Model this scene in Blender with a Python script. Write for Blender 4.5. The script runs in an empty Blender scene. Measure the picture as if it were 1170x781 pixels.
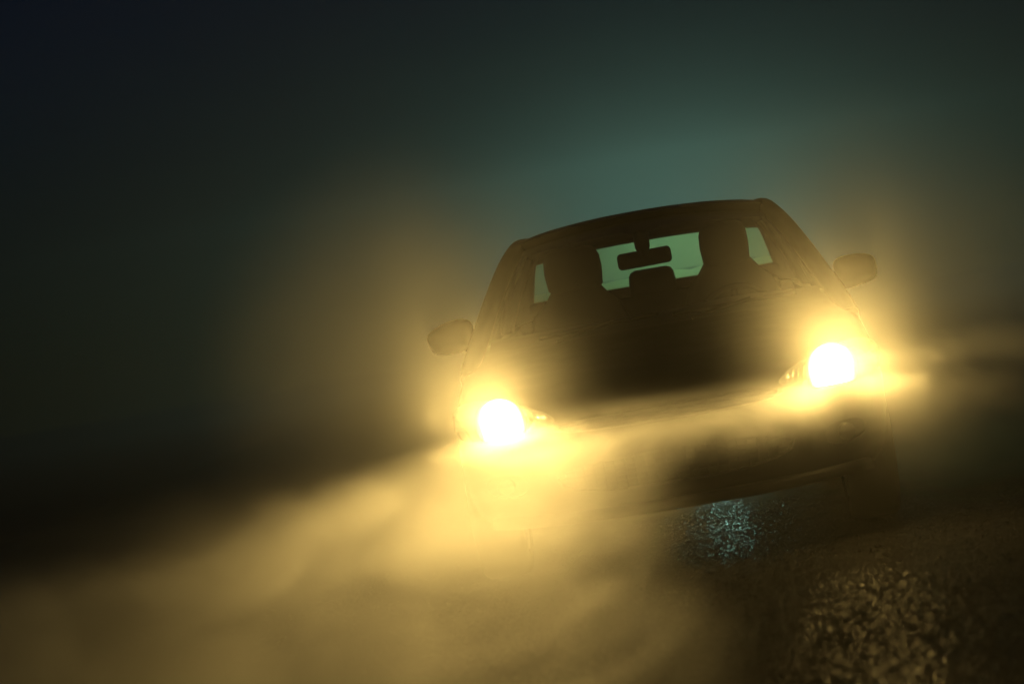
import bpy, bmesh, math, random
from mathutils import Vector, Matrix

random.seed(7)
R = math.radians
scene = bpy.context.scene
COL = scene.collection

# ------------------------------------------------------------------ camera
cam_d = bpy.data.cameras.new("camera")
cam_d.sensor_width = 36.0
cam_d.lens = 92.3
cam_d.clip_start = 0.05
cam_d.clip_end = 2000.0
cam = bpy.data.objects.new("camera", cam_d)
COL.objects.link(cam)
YAW, PIT, ROL = -0.0635, -0.0131, 0.1690
CAMP = Vector((0.0962, -10.186, 1.1164))
fwd = Vector((math.sin(YAW) * math.cos(PIT), math.cos(YAW) * math.cos(PIT), math.sin(PIT)))
rt0 = Vector((math.cos(YAW), -math.sin(YAW), 0.0))
up0 = rt0.cross(fwd)
rt = rt0 * math.cos(ROL) - up0 * math.sin(ROL)
up = rt0 * math.sin(ROL) + up0 * math.cos(ROL)
cam.matrix_world = Matrix(((rt.x, up.x, -fwd.x, CAMP.x), (rt.y, up.y, -fwd.y, CAMP.y), (rt.z, up.z, -fwd.z, CAMP.z), (0, 0, 0, 1)))
cam_d.dof.use_dof = True
cam_d.dof.focus_distance = 12.2
cam_d.dof.aperture_fstop = 2.0
scene.camera = cam

# ------------------------------------------------------------------ sky, low cold light behind the car, exposure
SUN_EL = R(1.1)
SUN_AZ = R(0.3)
# azimuth measured from +Y (behind the car) towards +X
world = bpy.data.worlds.new("World")
scene.world = world
world.use_nodes = True
nt = world.node_tree
bg = nt.nodes["Background"]
sky = nt.nodes.new("ShaderNodeTexSky")
sky.sky_type = 'NISHITA'
sky.sun_disc = False
sky.sun_elevation = SUN_EL
sky.sun_rotation = SUN_AZ
sky.dust_density = 0.4
sky.ozone_density = 4.0
tint = nt.nodes.new("ShaderNodeMix")
tint.data_type = 'RGBA'
tint.blend_type = 'MULTIPLY'
tint.inputs[0].default_value = 1.0
tint.inputs[7].default_value = (0.12, 0.48, 0.95, 1)
nt.links.new(sky.outputs[0], tint.inputs[6])
nt.links.new(tint.outputs[2], bg.inputs[0])
WORLD_K = 0.006
bg.inputs[1].default_value = WORLD_K

sun_d = bpy.data.lights.new("sun", 'SUN')
SUN_E = 0.018
sun_d.energy = SUN_E
sun_d.angle = R(0.5)
sun_d.color = (0.38, 0.85, 0.68)
sun = bpy.data.objects.new("sun", sun_d)
COL.objects.link(sun)
sdir = Vector((math.sin(SUN_AZ) * math.cos(SUN_EL), math.cos(SUN_AZ) * math.cos(SUN_EL), math.sin(SUN_EL)))
sun.rotation_euler = sdir.to_track_quat('Z', 'Y').to_euler()
sun.location = (0, 30, 10)

vs = scene.view_settings
vs.view_transform = 'Standard'
vs.look = 'None'
vs.exposure = 0.0
vs.gamma = 1.0
vs.use_curve_mapping = False
cy = scene.cycles
cy.use_denoising = True
try:
    cy.denoiser = 'OPENIMAGEDENOISE'
except Exception:
    pass
cy.use_adaptive_sampling = True
cy.adaptive_threshold = 0.03
cy.adaptive_min_samples = 24
cy.volume_bounces = 0
cy.max_bounces = 8
cy.transparent_max_bounces = 16
cy.volume_step_rate = 1.0
cy.volume_max_steps = 256
cy.sample_clamp_indirect = 4.0
cy.sample_clamp_direct = 0.0

LAMP_COL = (1.0, 0.655, 0.175)

# ------------------------------------------------------------------ helpers
def link(o, parent=None):
    COL.objects.link(o)
    if parent is not None:
        o.parent = parent
    return o


def mesh_obj(name, bm, mat, parent=None, smooth=True):
    bmesh.ops.recalc_face_normals(bm, faces=bm.faces[:])
    me = bpy.data.meshes.new(name)
    bm.to_mesh(me)
    bm.free()
    if smooth:
        for p in me.polygons:
            p.use_smooth = True
    me.materials.append(mat)
    o = bpy.data.objects.new(name, me)
    return link(o, parent)


def mods(o, *ms):
    """apply modifiers: ('SUBSURF', {...}) etc."""
    for kind, kw in ms:
        m = o.modifiers.new(kind, kind)
        for k, v in kw.items():
            setattr(m, k, v)
    dg = bpy.context.evaluated_depsgraph_get()
    me = bpy.data.meshes.new_from_object(o.evaluated_get(dg))
    old = o.data
    o.modifiers.clear()
    o.data = me
    bpy.data.meshes.remove(old)
    return o


def autosmooth(o, ang=35):
    """sharp edges by angle, set on the mesh itself"""
    me = o.data
    bm = bmesh.new()
    bm.from_mesh(me)
    for e in bm.edges:
        if len(e.link_faces) == 2:
            e.smooth = e.calc_face_angle(0.0) < R(ang)
    for f in bm.faces:
        f.smooth = True
    bm.to_mesh(me)
    bm.free()
    return o


def add_box(bm, c, s, rot=None):
    r = bmesh.ops.create_cube(bm, size=1.0)
    M = Matrix.Translation(c) @ (rot.to_4x4() if rot is not None else Matrix.Identity(4)) @ Matrix.Diagonal((s[0], s[1], s[2], 1))
    bmesh.ops.transform(bm, matrix=M, verts=r['verts'])
    return r['verts']


def add_grid(bm, rows, close_u=False):
    """rows of equal length lists of points"""
    V = [[bm.verts.new(p) for p in row] for row in rows]
    n = len(rows[0])
    for i in range(len(rows) - 1):
        for j in range(n if close_u else n - 1):
            k = (j + 1) % n
            try:
                bm.faces.new((V[i][j], V[i][k], V[i + 1][k], V[i + 1][j]))
            except ValueError:
                pass
    return V


def add_sweep(bm, pts, sec, side=Vector((1, 0, 0)), scale=None, caps=True):
    """sweep a closed section [(a, b)...] along points; a runs along 'side', b along the normal"""
    pts = [Vector(p) for p in pts]
    rings = []
    for i, p in enumerate(pts):
        t = (pts[min(i + 1, len(pts) - 1)] - pts[max(i - 1, 0)]).normalized()
        s = (side - t * side.dot(t)).normalized()
        b = t.cross(s)
        k = 1.0 if scale is None else scale[i]
        ks = k if isinstance(k, tuple) else (k, k)
        rings.append([p + s * (q[0] * ks[0]) + b * (q[1] * ks[1]) for q in sec])
    V = add_grid(bm, rings, close_u=True)
    if caps:
        bm.faces.new(V[0])
        bm.faces.new(list(reversed(V[-1])))
    return V


def circ(r, n=12, ry=None):
    ry = r if ry is None else ry
    return [(r * math.cos(2 * math.pi * i / n), ry * math.sin(2 * math.pi * i / n)) for i in range(n)]


def rrect(w, h, r, n=3):
    out = []
    for cx, cyy, a0 in ((w / 2 - r, h / 2 - r, 0), (-w / 2 + r, h / 2 - r, 90), (-w / 2 + r, -h / 2 + r, 180), (w / 2 - r, -h / 2 + r, 270)):
        for i in range(n + 1):
            a = R(a0 + 90 * i / n)
            out.append((cx + r * math.cos(a), cyy + r * math.sin(a)))
    return out


def add_prism(bm, outline, f_front, f_back):
    """outline of (x, z); front and back faces at y = f(x, z)"""
    a = [bm.verts.new((x, f_front(x, z), z)) for x, z in outline]
    b = [bm.verts.new((x, f_back(x, z), z)) for x, z in outline]
    n = len(a)
    bm.faces.new(a)
    bm.faces.new(list(reversed(b)))
    for i in range(n):
        k = (i + 1) % n
        bm.faces.new((a[i], b[i], b[k], a[k]))


def smooth_poly(pts, it=2):
    for _ in range(it):
        out = []
        n = len(pts)
        for i in range(n):
            p, q = pts[i], pts[(i + 1) % n]
            out.append(tuple(.75 * a + .25 * b for a, b in zip(p, q)))
            out.append(tuple(.25 * a + .75 * b for a, b in zip(p, q)))
        pts = out
    return pts


def lerp(a, b, t):
    return a + (b - a) * t


def interp(tab, y):
    """piecewise smooth table lookup, rows (y, v1, v2, ...)"""
    if y <= tab[0][0]:
        return tab[0][1:]
    for a, b in zip(tab, tab[1:]):
        if y <= b[0]:
            t = (y - a[0]) / (b[0] - a[0])
            return tuple(lerp(p, q, t) for p, q in zip(a[1:], b[1:]))
    return tab[-1][1:]


# ------------------------------------------------------------------ materials
def new_mat(name):
    m = bpy.data.materials.new(name)
    m.use_nodes = True
    return m, m.node_tree, m.node_tree.nodes, m.node_tree.links


def pbr(name, col, rough, metal=0.0, coat=0.0, var=0.25, scale=30.0, bump=0.0, bscale=200.0):
    m, t, N, L = new_mat(name)
    b = N["Principled BSDF"]
    b.inputs["Metallic"].default_value = metal
    b.inputs["Coat Weight"].default_value = coat
    b.inputs["Coat Roughness"].default_value = 0.06
    tc = N.new("ShaderNodeTexCoord")
    nz = N.new("ShaderNodeTexNoise")
    nz.inputs["Scale"].default_value = scale
    nz.inputs["Detail"].default_value = 5
    L.new(tc.outputs["Object"], nz.inputs["Vector"])
    mx = N.new("ShaderNodeMix")
    mx.data_type = 'RGBA'
    mx.inputs[6].default_value = tuple(c * (1 - var) for c in col) + (1,)
    mx.inputs[7].default_value = tuple(min(1, c * (1 + var)) for c in col) + (1,)
    L.new(nz.outputs["Fac"], mx.inputs[0])
    L.new(mx.outputs[2], b.inputs["Base Color"])
    mr = N.new("ShaderNodeMapRange")
    mr.inputs[3].default_value = max(0.02, rough - 0.07)
    mr.inputs[4].default_value = min(1, rough + 0.07)
    L.new(nz.outputs["Fac"], mr.inputs[0])
    L.new(mr.outputs[0], b.inputs["Roughness"])
    if bump:
        n2 = N.new("ShaderNodeTexNoise")
        n2.inputs["Scale"].default_value = bscale
        L.new(tc.outputs["Object"], n2.inputs["Vector"])
        bp = N.new("ShaderNodeBump")
        bp.inputs["Strength"].default_value = bump
        bp.inputs["Distance"].default_value = 0.002
        L.new(n2.outputs["Fac"], bp.inputs["Height"])
        L.new(bp.outputs[0], b.inputs["Normal"])
    return m


def thin_glass(name, tintc, gloss=1.0):
    m, t, N, L = new_mat(name)
    N.remove(N["Principled BSDF"])
    tr = N.new("ShaderNodeBsdfTransparent")
    tr.inputs[0].default_value = tintc + (1,)
    gl = N.new("ShaderNodeBsdfGlossy")
    gl.inputs["Roughness"].default_value = 0.02
    geo = N.new("ShaderNodeNewGeometry")
    dt = N.new("ShaderNodeVectorMath")
    dt.operation = 'DOT_PRODUCT'
    L.new(geo.outputs["Incoming"], dt.inputs[0])
    L.new(geo.outputs["Normal"], dt.inputs[1])
    prev = dt.outputs["Value"]
    for op, val in (('ABSOLUTE', 0), ('SUBTRACT', None), ('POWER', 5.0), ('MULTIPLY', 0.95 * gloss), ('ADD', 0.05 * gloss)):
        mu = N.new("ShaderNodeMath")
        mu.operation = op
        if op == 'SUBTRACT':
            mu.inputs[0].default_value = 1.0
            L.new(prev, mu.inputs[1])
        else:
            L.new(prev, mu.inputs[0])
            mu.inputs[1].default_value = val
        prev = mu.outputs[0]
    mx = N.new("ShaderNodeMixShader")
    L.new(mu.outputs[0], mx.inputs[0])
    L.new(tr.outputs[0], mx.inputs[1])
    L.new(gl.outputs[0], mx.inputs[2])
    L.new(mx.outputs[0], N["Material Output"].inputs[0])
    return m


M_PAINT = pbr("dark car paint", (0.008, 0.008, 0.008), 0.5, metal=0.0, coat=0.0, scale=8)
M_PAINT.node_tree.nodes["Principled BSDF"].inputs["Specular IOR Level"].default_value = 0.06
M_BLACK = pbr("black plastic", (0.012, 0.012, 0.012), 0.55, bump=0.3)
M_BLACK.node_tree.nodes["Principled BSDF"].inputs["Specular IOR Level"].default_value = 0.12
M_MATT = pbr("matt black mirror shell", (0.004, 0.004, 0.004), 0.9)  # near-black and matt, so the lamp glow leaves the shells dark
M_MATT.node_tree.nodes["Principled BSDF"].inputs["Specular IOR Level"].default_value = 0.02
M_GLOSSB = pbr("gloss black trim", (0.01, 0.01, 0.01), 0.15)
M_CHROME = pbr("chrome trim", (0.5, 0.5, 0.5), 0.12, metal=1.0, var=0.05)
M_RUBBER = pbr("tyre rubber", (0.018, 0.018, 0.018), 0.8, bump=0.4, bscale=120)
M_ALLOY = pbr("alloy", (0.32, 0.32, 0.33), 0.3, metal=1.0, var=0.1)
M_FABRIC = pbr("seat fabric", (0.022, 0.021, 0.020), 0.9, bump=0.5, bscale=500)
M_DASH = pbr("dashboard vinyl", (0.015, 0.015, 0.015), 0.7, bump=0.3, bscale=400)
M_PLATE = pbr("plate", (0.35, 0.35, 0.33), 0.4, var=0.08)
M_MIRROR = pbr("mirror silver", (0.85, 0.85, 0.85), 0.02, metal=1.0, var=0.02)
M_GLASS = thin_glass("windscreen glass", (0.95, 0.98, 0.96), 0.7)
M_REARGLASS = thin_glass("rear glass", (0.96, 1.0, 0.74), 0.7)
M_SIDEGLASS = thin_glass("side glass", (0.70, 0.78, 0.74))
M_LENS = thin_glass("clear lamp cover", (0.95, 0.95, 0.95))


GLOW_DEW_D = 70.0
M_GLOW_DEW = bpy.data.materials.new("condensation droplets")  # tinted scattering volume, added to brighten the rear window
M_GLOW_DEW.use_nodes = True
M_GLOW_DEW.node_tree.nodes.remove(M_GLOW_DEW.node_tree.nodes["Principled BSDF"])
dv = M_GLOW_DEW.node_tree.nodes.new("ShaderNodeVolumePrincipled")
dv.inputs["Color"].default_value = (1.0, 1.0, 0.60, 1)
dv.inputs["Density"].default_value = GLOW_DEW_D
dv.inputs["Anisotropy"].default_value = 0.965
M_GLOW_DEW.node_tree.links.new(dv.outputs[0], M_GLOW_DEW.node_tree.nodes["Material Output"].inputs["Volume"])
M_RED = pbr("red lamp plastic", (0.25, 0.01, 0.008), 0.2, var=0.1)

# lit reflector bowl: hottest at its bulb
m, t, N, L = new_mat("lit reflector bowl")
N.remove(N["Principled BSDF"])
em = N.new("ShaderNodeEmission")
em.inputs[0].default_value = LAMP_COL + (1,)
tc = N.new("ShaderNodeTexCoord")
ln = N.new("ShaderNodeVectorMath")
ln.operation = 'LENGTH'
L.new(tc.outputs["Object"], ln.inputs[0])
mr = N.new("ShaderNodeMapRange")
mr.interpolation_type = 'SMOOTHSTEP'
mr.inputs[1].default_value = 0.118
mr.inputs[2].default_value = 0.03
mr.inputs[3].default_value = 0.5
mr.inputs[4].default_value = 55.0
L.new(ln.outputs["Value"], mr.inputs[0])
L.new(mr.outputs[0], em.inputs[1])
L.new(em.outputs[0], N["Material Output"].inputs[0])
M_BOWL = m

# wet asphalt: dark binder, aggregate, water film that varies
def asphalt():
    m, t, N, L = new_mat("wet asphalt")
    b = N["Principled BSDF"]
    geo = N.new("ShaderNodeNewGeometry")
    vor = N.new("ShaderNodeTexVoronoi")
    vor.inputs["Scale"].default_value = 210.0
    L.new(geo.outputs["Position"], vor.inputs["Vector"])
    big = N.new("ShaderNodeTexNoise")
    big.inputs["Scale"].default_value = 1.3
    big.inputs["Detail"].default_value = 5
    L.new(geo.outputs["Position"], big.inputs["Vector"])
    fine = N.new("ShaderNodeTexNoise")
    fine.inputs["Scale"].default_value = 160.0
    fine.inputs["Detail"].default_value = 3
    L.new(geo.outputs["Position"], fine.inputs["Vector"])
    mx = N.new("ShaderNodeMix")
    mx.data_type = 'RGBA'
    mx.inputs[6].default_value = (0.016, 0.016, 0.016, 1)
    mx.inputs[7].default_value = (0.042, 0.040, 0.037, 1)
    L.new(vor.outputs["Color"], mx.inputs[0])
    L.new(mx.outputs[2], b.inputs["Base Color"])
    mr = N.new("ShaderNodeMapRange")
    mr.inputs[1].default_value = 0.38
    mr.inputs[2].default_value = 0.62
    mr.inputs[3].default_value = 0.10
    mr.inputs[4].default_value = 0.20
    L.new(big.outputs["Fac"], mr.inputs[0])
    # only some stones carry a water film and glint, the binder between them is matt
    sc = N.new("ShaderNodeSeparateColor")
    L.new(vor.outputs["Color"], sc.inputs[0])
    wet = N.new("ShaderNodeMath")
    wet.operation = 'GREATER_THAN'
    wet.inputs[1].default_value = 0.87
    L.new(sc.outputs[2], wet.inputs[0])
    rm = N.new("ShaderNodeMix")
    rm.data_type = 'FLOAT'
    rm.inputs[2].default_value = 0.80
    L.new(wet.outputs[0], rm.inputs[0])
    L.new(mr.outputs[0], rm.inputs[3])
    L.new(rm.outputs[0], b.inputs["Roughness"])
    # aggregate: each stone its own tilt
    sb = N.new("ShaderNodeVectorMath")
    sb.operation = 'SUBTRACT'
    sb.inputs[1].default_value = (0.5, 0.5, 0.5)
    L.new(vor.outputs["Color"], sb.inputs[0])
    ml = N.new("ShaderNodeVectorMath")
    ml.operation = 'MULTIPLY'
    ml.inputs[1].default_value = (0.45, 0.45, 0.0)
    L.new(sb.outputs[0], ml.inputs[0])
    ad = N.new("ShaderNodeVectorMath")
    ad.operation = 'ADD'
    L.new(geo.outputs["Normal"], ad.inputs[0])
    L.new(ml.outputs[0], ad.inputs[1])
    nn = N.new("ShaderNodeVectorMath")
    nn.operation = 'NORMALIZE'
    L.new(ad.outputs[0], nn.inputs[0])
    bp = N.new("ShaderNodeBump")
    bp.inputs["Strength"].default_value = 0.3
    bp.inputs["Distance"].default_value = 0.002
    L.new(fine.outputs["Fac"], bp.inputs["Height"])
    L.new(nn.outputs[0], bp.inputs["Normal"])
    L.new(bp.outputs[0], b.inputs["Normal"])
    b.inputs["Specular IOR Level"].default_value = 0.05
    b.inputs["Specular Tint"].default_value = (0.16, 0.14, 0.12, 1)
    return m


M_ROAD = asphalt()
M_EARTH = pbr("damp verge earth", (0.035, 0.033, 0.024), 0.85, scale=3.0, var=0.4, bump=0.8, bscale=60)
M_STONE = pbr("wet stone chips", (0.10, 0.09, 0.08), 0.18, scale=60, var=0.5)


def volume_mat(name, col, dens, g):
    m, t, N, L = new_mat(name)
    N.remove(N["Principled BSDF"])
    v = N.new("ShaderNodeVolumePrincipled")
    v.inputs["Color"].default_value = col + (1,)
    v.inputs["Density"].default_value = dens
    v.inputs["Anisotropy"].default_value = g
    L.new(v.outputs[0], N["Material Output"].inputs["Volume"])
    return m, N, L, v


# ------------------------------------------------------------------ ground and road
def sheet(name, x0, x1, y0, y1, z, mat, nx, ny):
    bm = bmesh.new()
    rows = [[(lerp(x0, x1, i / nx), lerp(y0, y1, j / ny), z) for i in range(nx + 1)] for j in range(ny + 1)]
    add_grid(bm, rows)
    o = mesh_obj(name, bm, mat)
    o['kind'] = 'structure'
    return o


sheet("ground", -70, 70, -16, 58, 0.0, M_EARTH, 20, 20)
sheet("road", -5.2, 4.2, -15.8, 57.8, 0.004, M_ROAD, 8, 40)

# shallow water lying on the road under and beside the car
M_WATER = pbr("standing rain water", (0.02, 0.02, 0.018), 0.40, scale=2.0, var=0.2, bump=0.5, bscale=55)
M_WATER.node_tree.nodes["Principled BSDF"].inputs["IOR"].default_value = 1.5
wn, wl = M_WATER.node_tree.nodes, M_WATER.node_tree.links     # the film thins out to bare wet road at its shore
wc = wn.new("ShaderNodeTexCoord")
w1 = wn.new("ShaderNodeVectorMath")
w1.operation = 'SUBTRACT'
w1.inputs[1].default_value = (0.5, 0.5, 0.0)
wl.new(wc.outputs["Generated"], w1.inputs[0])
w2 = wn.new("ShaderNodeVectorMath")
w2.operation = 'LENGTH'
wl.new(w1.outputs[0], w2.inputs[0])
w3 = wn.new("ShaderNodeTexNoise")
w3.inputs["Scale"].default_value = 9.0
w3.inputs["Detail"].default_value = 5.0
wl.new(wc.outputs["Generated"], w3.inputs["Vector"])
w4 = wn.new("ShaderNodeMath")
w4.operation = 'MULTIPLY_ADD'
w4.inputs[1].default_value = 0.28
wl.new(w3.outputs["Fac"], w4.inputs[0])
wl.new(w2.outputs["Value"], w4.inputs[2])
w5 = wn.new("ShaderNodeMapRange")
w5.interpolation_type = 'SMOOTHSTEP'
w5.inputs[1].default_value = 0.66
w5.inputs[2].default_value = 0.50
wl.new(w4.outputs[0], w5.inputs[0])
wt_b = wn.new("ShaderNodeBsdfTransparent")
wm = wn.new("ShaderNodeMixShader")
wl.new(w5.outputs[0], wm.inputs[0])
wl.new(wt_b.outputs[0], wm.inputs[1])
wl.new(wn["Principled BSDF"].outputs[0], wm.inputs[2])
wl.new(wm.outputs[0], wn["Material Output"].inputs[0])
for cx, cy_, rx, ry in ((0.40, 1.75, 0.95, 1.45), (1.55, 2.1, 0.42, 0.9)):
    bm = bmesh.new()
    rings = []
    for k in (0.02, 0.4, 0.75, 1.0):
        rings.append([(cx + rx * k * (1 + .13 * math.sin(3 * a + cx) + .08 * math.sin(7 * a + 1) + .07 * math.sin(16 * a + 2) + .05 * math.sin(29 * a)) * math.cos(a), cy_ + ry * k * (1 + .13 * math.sin(3 * a + cx) + .08 * math.sin(7 * a + 1) + .07 * math.sin(16 * a + 2) + .05 * math.sin(29 * a)) * math.sin(a), 0.009)
                      for a in [2 * math.pi * i / 160 for i in range(160)]])
    V = add_grid(bm, rings, close_u=True)
    bm.faces.new(V[0])
    pd = mesh_obj("puddle", bm, M_WATER)
    pd['kind'] = 'structure'

# ------------------------------------------------------------------ the car
car = bpy.data.objects.new("car", None)
car['label'] = "dark hatchback in silhouette, both headlights glaring yellow through fog"
car['category'] = "car"
link(car)

# y, half width, top z at centre line, edge z, bottom z   (y = 0 at the nose, +y to the rear)
ST = [
    (0.000, 0.30, 0.640, 0.630, 0.350),
    (0.020, 0.42, 0.690, 0.672, 0.305),
    (0.060, 0.56, 0.725, 0.700, 0.275),
    (0.120, 0.68, 0.752, 0.722, 0.255),
    (0.200, 0.775, 0.775, 0.742, 0.245),
    (0.300, 0.838, 0.800, 0.765, 0.240),
    (0.450, 0.872, 0.828, 0.795, 0.220),
    (0.650, 0.888, 0.862, 0.830, 0.200),
    (0.900, 0.890, 0.905, 0.872, 0.195),
    (1.120, 0.888, 0.945, 0.915, 0.195),
    (1.350, 0.888, 0.965, 0.945, 0.195),
    (1.800, 0.890, 0.970, 0.957, 0.195),
    (2.400, 0.892, 0.975, 0.965, 0.195),
    (3.000, 0.892, 0.985, 0.975, 0.200),
    (3.500, 0.888, 1.000, 0.988, 0.215),
    (3.850, 0.872, 1.050, 1.010, 0.235),
    (4.080, 0.840, 1.060, 1.015, 0.260),
    (4.200, 0.790, 0.990, 0.960, 0.300),
    (4.260, 0.680, 0.900, 0.870, 0.360),
    (4.275, 0.480, 0.800, 0.790, 0.420),
]


def half_section(y):
    w, zt, ze, zb = interp(ST, y)
    wb = w * 0.905
    return [
        (0.0, zb), (0.5 * w, zb), (0.86 * w, zb + 0.012), (0.955 * w, zb + 0.07), (0.985 * w, lerp(zb, ze, 0.30)),
        (1.0 * w, lerp(zb, ze, 0.52)), (0.998 * w, lerp(zb, ze, 0.70)), (0.975 * w, lerp(zb, ze, 0.87)),
        (0.945 * w, lerp(zb, ze, 0.96)), (wb, ze), (wb * 0.80, lerp(ze, zt, 0.50)), (wb * 0.42, lerp(ze, zt, 0.90)), (0.0, zt),
    ]


def body_bm():
    bm = bmesh.new()
    rings = []
    ys = []
    for a, b in zip(ST, ST[1:]):
        n = max(1, int((b[0] - a[0]) / 0.14))
        ys += [lerp(a[0], b[0], i / n) for i in range(n)]
    ys.append(ST[-1][0])
    for y in ys:
        h = half_section(y)
        ring = [(x, y, z) for x, z in h] + [(-x, y, z) for x, z in reversed(h[1:-1])]
        rings.append(ring)
    V = add_grid(bm, rings, close_u=True)
    bm.faces.new(V[0])
    bm.faces.new(list(reversed(V[-1])))
    return bm


body = mesh_obj("body", body_bm(), M_PAINT, car)
mods(body, ('SUBSURF', dict(levels=1)))

# cut wheel wells, the cabin tub and the bumper recesses
WY = (0.82, 3.42)
cut = bmesh.new()
for wy in WY:
    for sx in (-1, 1):
        add_sweep(cut, [(sx * 0.60, wy, 0.315), (sx * 1.0, wy, 0.315)], circ(0.355, 40), side=Vector((0, 1, 0)))
o_c = mesh_obj("cutter", cut, M_BLACK)
cut2 = bmesh.new()
vv = add_sweep(cut2, [(0, 1.28, 0.68), (0, 3.78, 0.68)], rrect(1.46, 0.76, 0.08), side=Vector((1, 0, 0)))
o_c2 = mesh_obj("cutter", cut2, M_BLACK)
cut3 = bmesh.new()                                   # lower intake and fog lamp pockets
add_prism(cut3, smooth_poly([(-0.42, 0.34), (0.42, 0.34), (0.50, 0.475), (-0.50, 0.475)], 2), lambda x, z: -0.2, lambda x, z: 0.14)
add_prism(cut3, smooth_poly([(0.60, 0.36), (0.76, 0.39), (0.75, 0.47), (0.58, 0.46)], 2), lambda x, z: -0.2, lambda x, z: 0.22)
add_prism(cut3, smooth_poly([(-0.60, 0.36), (-0.76, 0.39), (-0.75, 0.47), (-0.58, 0.46)], 2), lambda x, z: -0.2, lambda x, z: 0.22)
add_prism(cut3, smooth_poly([(-0.46, 0.585), (0.46, 0.585), (0.44, 0.655), (-0.44, 0.655)], 2), lambda x, z: -0.2, lambda x, z: 0.085)
o_c3 = mesh_obj("cutter", cut3, M_BLACK)
mods(body, ('BOOLEAN', dict(object=o_c, operation='DIFFERENCE', solver='EXACT')))
mods(body, ('BOOLEAN', dict(object=o_c2, operation='DIFFERENCE', solver='EXACT')))
mods(body, ('BOOLEAN', dict(object=o_c3, operation='DIFFERENCE', solver='EXACT')))
for o in (o_c, o_c2, o_c3):
    bpy.data.objects.remove(o)
autosmooth(body, 32)


def nose_y(x):
    """y of the nose surface at |x| (the plan curve of the front)"""
    x = abs(x)
    prev = ST[0]
    for s in ST:
        if s[1] >= x:
            if s is prev:
                return s[0]
            t_ = (x - prev[1]) / (s[1] - prev[1])
            return lerp(prev[0], s[0], t_)
        prev = s
    return 0.5


# grille bars in the upper opening, mesh in the lower intake
bm = bmesh.new()
for z in (0.600, 0.622, 0.643):
    pts = [(x, nose_y(x) + 0.03, z) for x in [i / 10 * 0.43 for i in range(-10, 11)]]
    add_sweep(bm, pts, rrect(0.012, 0.010, 0.003, 1), side=Vector((0, 1, 0)))
mesh_obj("grille", bm, M_GLOSSB, car)
bm = bmesh.new()
for k in range(6):
    z = 0.355 + k * 0.021
    pts = [(x, nose_y(x) + 0.06, z) for x in [i / 10 * 0.46 for i in range(-10, 11)]]
    add_sweep(bm, pts, circ(0.0035, 6), side=Vector((0, 1, 0)))
for k in range(23):
    x = -0.44 + k * 0.04
    add_sweep(bm, [(x, nose_y(x) + 0.06, 0.345), (x, nose_y(x) + 0.06, 0.472)], circ(0.003, 6))
mesh_obj("lower_grille", bm, M_BLACK, car)
for sx in (-1, 1):
    bm = bmesh.new()
    add_sweep(bm, [(sx * 0.675, 0.115, 0.42), (sx * 0.675, 0.125, 0.42), (sx * 0.675, 0.20, 0.42)], circ(0.035, 20), scale=[0.85, 1, 0.9])
    mesh_obj("fog_lamp", bm, M_GLOSSB, car)
bm = bmesh.new()                                       # front splitter lip, ragged rubber edge
pts = [(x, nose_y(x) + 0.035, 0.262 + 0.02 * (abs(x) / 0.8) ** 2) for x in [i / 14 * 0.745 for i in range(-14, 15)]]
add_sweep(bm, pts, [(-0.02, 0.02), (-0.024, -0.026), (0.03, -0.02), (0.04, 0.02)], side=Vector((0, 1, 0)))
mesh_obj("front_lip", bm, M_BLACK, car)

# --- headlights
HL = [(0.885, 0.720), (0.80, 0.775), (0.66, 0.765), (0.52, 0.715), (0.44, 0.668), (0.445, 0.640), (0.56, 0.622), (0.70, 0.605), (0.83, 0.615), (0.885, 0.66)]


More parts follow.
